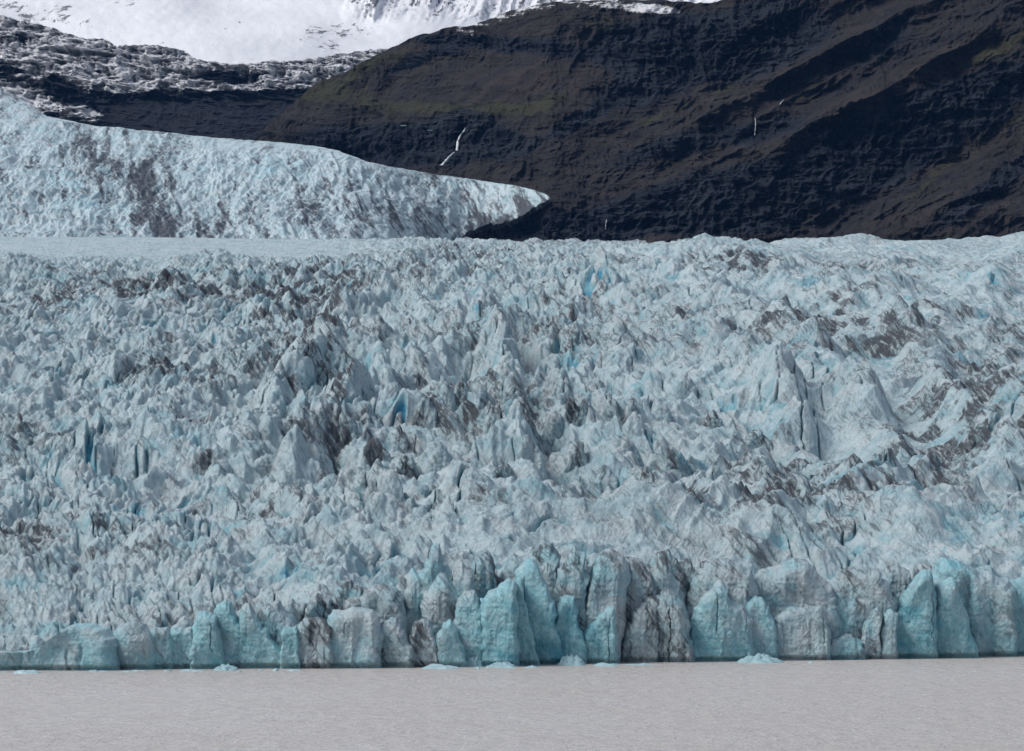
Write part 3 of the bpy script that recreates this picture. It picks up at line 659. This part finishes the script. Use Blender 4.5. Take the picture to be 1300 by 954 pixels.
# tall pinnacles standing out of the crevassed middle
PIN = [(440,515,34,60),(475,556,44,60),(508,540,26,56),(516,577,46,60),(541,500,32,66),(566,487,24,60),(587,476,30,70),(612,488,28,70),(628,512,34,80),
       (596,548,40,66),(660,500,36,70),(671,552,46,66),(703,520,38,74),(724,503,30,66),(744,504,28,64),(776,500,30,66),(800,505,34,66),(838,506,40,66),(868,474,44,60),
       (797,552,36,66),(822,588,22,50),(857,566,44,60),(905,520,40,60),(960,545,50,60),(560,560,36,60),(734,560,36,60),(640,585,44,56),(770,590,40,52),(1015,580,44,50),(905,590,44,50),
       (420,600,44,46),(340,575,54,46),(265,570,60,46)]
rp = random.Random(5)
for i, (x, y, w_, h_) in enumerate(PIN):
    k_ = int(np.argmin(abs(GRID['px'] - x))); ys_ = (EYE - (GRID['Z'][:, k_ - 14:k_ + 15].mean(1) - HC) / GRID['D'][:, k_] * FPX)
    ys_ = np.convolve(ys_, np.ones(41) / 41, 'same')[25:-25]; k_ = 25 + int(np.argmax(ys_ <= y + .42 * h_))
    Dp = float(GRID['D'][k_, int(np.argmin(abs(GRID['px'] - x)))]); hw = w_ / 2; j = lambda a_: rp.uniform(-a_, a_)
    poly = [(x - hw * 1.25, y + h_), (x - hw + j(2), y + h_ * .55 + j(4)), (x - hw * .62 + j(2), y + h_ * .25 + j(3)), (x - hw * .25 + j(3), y + 3 + j(2)), (x + j(3), y), (x + hw * .35 + j(2), y + 6 + j(4)),
            (x + hw * .72 + j(2), y + h_ * .30 + j(4)), (x + hw + j(2), y + h_ * .6 + j(4)), (x + hw * 1.3, y + h_)]
    ice_block('ice_pinnacle', poly, 0, rp.uniform(16, 26), 400 + 5 * i, rp.uniform(-.05, .25), rp.uniform(.1, .6), 'pointed ice pinnacle rising among many others in the crevassed middle of the glacier', .6,
              WZ(y + h_, Dp) - 2, 'ice pinnacles in the crevassed middle of the glacier', .45, Dp, 'ice pinnacle', M_ICE)
print('blocks', time.time() - T0)

# ------------------------------------------------------------------ floating ice and fallen rubble along the waterline
def floe(x0, x1, y, h, seed, label, depth=None, mat=M_FLOE, name='ice_floe', cat='ice floe', lumps=1.0):
    D = HC * FPX / (y - EYE); w = (x1 - x0) / FPX * D; dp = depth or w * .6
    nT, nR = 72, 20
    th = np.linspace(0, 2 * np.pi, nT, endpoint=False)[None, :]; r = np.linspace(0, 1, nR)[:, None]
    rad = 1 + .28 * fbm(np.cos(th) * 1.7 + seed, np.sin(th) * 1.7, seed, 3)
    x = np.cos(th) * r * rad * w * .5; yy = np.sin(th) * r * rad * dp * .5
    z = h * (1 - r ** 2.6) * (.42 + .55 * np.maximum(crags(x / (w * .2 / lumps) + seed, yy / (dp * .25 / lumps), seed % 20 + 2, 4, .5, 1.3, 1.0, 6.28, 1.6)[0], -.6)) + .12 * h * fbm(x * 1.5, yy * 1.5, seed, 3) * (1 - r ** 4)
    z = np.maximum(z, -.2) ; z = z - .25 * r ** 6
    ox = WX(.5 * (x0 + x1), D)
    o = sheet(name, x + ox, yy + D, z + 0 * x, mat, None, wrap=True, origin=(ox, D, 0))
    return tag(o, label, cat, 'ice floating along the glacier front')
floe(14, 52, 855, 1.0, 3, 'pale blue ice floe drifting before the long low hump at the left end')
floe(530, 588, 849, 1.3, 5, 'long white-blue wedge of floating ice below the smooth ice dome', 10)
floe(750, 788, 845.6, .9, 9, 'flat cyan ice floe below the tall broad pale tower', 8)
floe(790, 832, 844.5, .45, 12, 'thin white sliver of brash ice beside the flat cyan floe', 6)
floe(664, 684, 848, .6, 14, 'small white ice scrap below the thin turquoise blade', 4)
floe(362, 384, 852, .5, 17, 'low white ice scrap under the slim pale-blue column', 4)
floe(346, 354, 852, .9, 18, 'tiny rounded ice lump floating near the sloping grey wall', 2.5)
floe(1025, 1034, 842, .5, 21, 'tiny white ice fragment afloat beneath the blocky pale step', 2)
floe(225, 262, 852.5, .5, 23, 'strip of white brash ice below the small bright blue spur', 5)
floe(150, 172, 853.5, .4, 25, 'faint low ice scrap at the foot of the squat cyan block', 4)
proto = floe(300, 307, 853, .35, 51, 'small scrap of brash ice, one of many scattered along the waterline', 3, name='ice_fragment', cat='ice fragment')
proto['group'] = 'brash ice scattered along the waterline'
rb = random.Random(9)
for q_ in range(20):
    x = rb.choice([rb.uniform(2, 1290), rb.gauss(640, 90), rb.gauss(200, 120)]); x = min(max(x, 3), 1290); y = float(wline(x)) + .9 + abs(rb.gauss(0, 1.3))
    D = HC * FPX / (y - EYE); o = proto.copy(); C.objects.link(o); o.location = (WX(x, D), D, 0); k_ = rb.uniform(.4, 1.5); o.scale = (k_ * rb.uniform(.8, 1.8), k_, rb.uniform(.6, 1.6)); o.rotation_euler = (0, 0, rb.uniform(0, 6))
def rubble(x0, x1, y, h, seed, label):
    return floe(x0, x1, y, h, seed, label, 16, M_BERGW, 'ice_rubble', 'ice rubble', 2.6)
rubble(584, 622, 845.6, 3.2, 31, 'heap of crumbled ice at the foot of the rounded blue tower')
rubble(616, 656, 846.6, 1.6, 33, 'bright white crushed ice below the brightest turquoise slab')
rubble(706, 746, 844.4, 2.8, 35, 'heap of crumbled blue ice at the foot of the narrow blue cone')
rubble(936, 996, 841, 2.4, 37, 'jumbled ice heap at the foot of the light blue pillar')
rubble(270, 304, 850.5, 1.6, 39, 'small pile of fallen ice beneath the leaning pale blue tower')

# ------------------------------------------------------------------ waterfalls on the dark mountain
def on_mountain(px, y):
    """point on the basalt mountain's face seen at photo position px, y"""
    rx = (px - 650) / FPX; rz = (EYE - y) / FPX
    e = (DX / DD - rx) ** 2 + ((DZ - HC) / DD - rz) ** 2
    k = np.argmin(e); k = np.unravel_index(k, e.shape)
    return float(DD[k])
def falls(segs, label, group=None):
    allp = []
    for path in segs:
        n = 26; t = np.linspace(0, 1, n); tk = np.linspace(0, 1, len(path))
        px = np.interp(t, tk, [p[0] for p in path]); py = np.interp(t, tk, [p[1] for p in path]); w = np.interp(t, tk, [p[2] for p in path])
        Dd = np.array([on_mountain(a, b) for a, b in zip(px, py)])
        Dm = np.minimum(np.convolve(np.pad(Dd, 2, 'edge'), np.ones(5) / 5, 'valid'), Dd) - 9.0
        allp.append((px, py, w, Dm))
    D = float(allp[0][3][-1]); ox = WX(allp[0][0][-1], D); oz = WZ(allp[0][1][-1], D)
    root = None
    for px, py, w, Dm in allp:
        c = np.linspace(-1, 1, 7)[None, :]
        j = 1.1 * vn(py / 1.0, px * 0 + 3, 5)
        X = WX(px, Dm)[:, None] + c * ((w * .95 * (1 + .35 * j)) / FPX * Dm)[:, None] * .5
        Y = Dm[:, None] - 2.5 * (1 - c ** 2) + .8 * fbm(X / 2, WZ(py, Dm)[:, None] / 4, 3, 2)
        Z = np.broadcast_to(WZ(py, Dm)[:, None], X.shape)
        if root is None:
            root = tag(sheet('waterfall', X, Y, Z, M_FALLS, None, origin=(ox, D, oz)), label, 'waterfall')
        else:
            p = sheet('lower_cascade', X - ox, Y - D, Z - oz, M_FALLS, None); p.parent = root
    return root
falls([[(591.5, 162, 1.5), (588, 168, 2.0), (583.5, 174, 3.2), (581.5, 180, 3.4), (581, 186, 4.0), (580, 191.5, 3.0)],
       [(577, 193.5, 2.0), (572, 198, 3.4), (566.5, 204.5, 5.0), (561, 210, 5.6)]], 'white waterfall dropping in two steps down the dark cliff')
falls([[(958.6, 150, .9), (959.3, 158, 1.1), (958.6, 166, 1.2), (958, 172, 1.0)]], 'hair-thin waterfall on the dark cliff face of the right slope')
falls([[(995, 127, .9), (992, 130, 1.2), (990, 133, .9)]], 'short sliver of white water above the hair-thin waterfall')
falls([[(770, 279, .8), (769, 286, 1.0), (768.5, 292, .9)]], 'faint short waterfall low on the cliff near the glacier brow')
def snow_patch(pts, label):
    segs = [[(x, y, w) for x, y, w in pts]]
    o = falls(segs, label); o.name = 'snow_patch'; o['category'] = 'snow patch'; o['group'] = 'old snow patches on the dark cliff'
    return o
def flat_patch(x0, x1, y, h, label):
    px = np.linspace(x0, x1, 24); D = np.array([on_mountain(a, y) for a in px]).min() - 4
    c = np.linspace(-1, 1, 6)[:, None]
    prof = np.sin(np.linspace(0, np.pi, 24))[None] ** .5
    X = WX(px, D)[None] + 0 * c; Z = WZ(y, D) + c * h * .5 * prof * D / FPX + .4 * fbm(X / 3, 0 * X, 4, 2); Y = D - 2 * (1 - c ** 2) * prof
    ox = WX((x0 + x1) / 2, D)
    o = sheet('snow_patch', X, Y, Z, M_BERGW, None, origin=(ox, D, WZ(y, D)))
    tag(o, label, 'snow patch', 'old snow patches on the dark cliff')
flat_patch(508, 517, 160, 1.3, 'larger old snow patch on the dark cliff left of the two-step waterfall')
flat_patch(542, 550, 165.5, .9, 'smaller old snow patch nearest the two-step waterfall')

# ------------------------------------------------------------------ light, sky, camera
EL, AZ = math.radians(55), math.radians(-104)                # azimuth measured from +Y (view), negative = left
sd = bpy.data.lights.new('sun', 'SUN'); sd.energy = 2.0; sd.angle = math.radians(24); sd.color = (1.0, .975, .945)
so = bpy.data.objects.new('sun', sd); C.objects.link(so)
from mathutils import Vector
sdir = Vector((math.sin(AZ) * math.cos(EL), math.cos(AZ) * math.cos(EL), math.sin(EL)))
so.rotation_euler = (-sdir).to_track_quat('-Z', 'Y').to_euler(); so.location = (0, 0, 3000)
w = bpy.data.worlds.new('World'); scene.world = w; w.use_nodes = True
nt = w.node_tree; bg = nt.nodes['Background']
sky = nt.nodes.new('ShaderNodeTexSky'); sky.sky_type = 'NISHITA'; sky.sun_disc = False
sky.sun_elevation = EL; sky.sun_rotation = AZ; sky.altitude = 100; sky.air_density = 1.0; sky.dust_density = 3.5; sky.ozone_density = 1.2
hs = nt.nodes.new('ShaderNodeHueSaturation'); hs.inputs['Saturation'].default_value = .62
nt.links.new(sky.outputs[0], hs.inputs['Color']); nt.links.new(hs.outputs[0], bg.inputs['Color']); bg.inputs['Strength'].default_value = .135
cam = bpy.data.cameras.new('camera'); cam.lens = 200; cam.sensor_width = 36; cam.shift_y = (EYE - 477) / 1300
cam.clip_start = 1; cam.clip_end = 60000
co = bpy.data.objects.new('camera', cam); C.objects.link(co); co.location = (0, 0, HC); co.rotation_euler = (math.pi / 2, 0, 0)
scene.camera = co
scene.view_settings.view_transform = 'Standard'; scene.view_settings.look = 'None'
scene.view_settings.exposure = -0.07; scene.view_settings.gamma = 1.0
scene.cycles.max_bounces = 5; scene.cycles.diffuse_bounces = 3
print('total', time.time() - T0)

# thin blue air between the lagoon and the far slopes
def haze(density):
    x0, x1, y0, y1, z0, z1 = -4200., 4200., -400., 12500., -5., 2200.
    me = bpy.data.meshes.new('haze')
    v = [(x, y, z) for x in (x0, x1) for y in (y0, y1) for z in (z0, z1)]
    me.from_pydata(v, [], [(0, 1, 3, 2), (4, 6, 7, 5), (0, 4, 5, 1), (2, 3, 7, 6), (0, 2, 6, 4), (1, 5, 7, 3)])
    m = bpy.data.materials.new('air'); m.use_nodes = True; n = m.node_tree.nodes; n.clear()
    o_ = n.new('ShaderNodeOutputMaterial'); p = n.new('ShaderNodeVolumePrincipled')
    p.inputs['Color'].default_value = (.15, .42, 1.0, 1); p.inputs['Density'].default_value = density; p.inputs['Anisotropy'].default_value = .1
    m.node_tree.links.new(p.outputs[0], o_.inputs['Volume']); me.materials.append(m)
    o = bpy.data.objects.new('haze', me); C.objects.link(o); o['kind'] = 'stuff'
haze(8e-6)
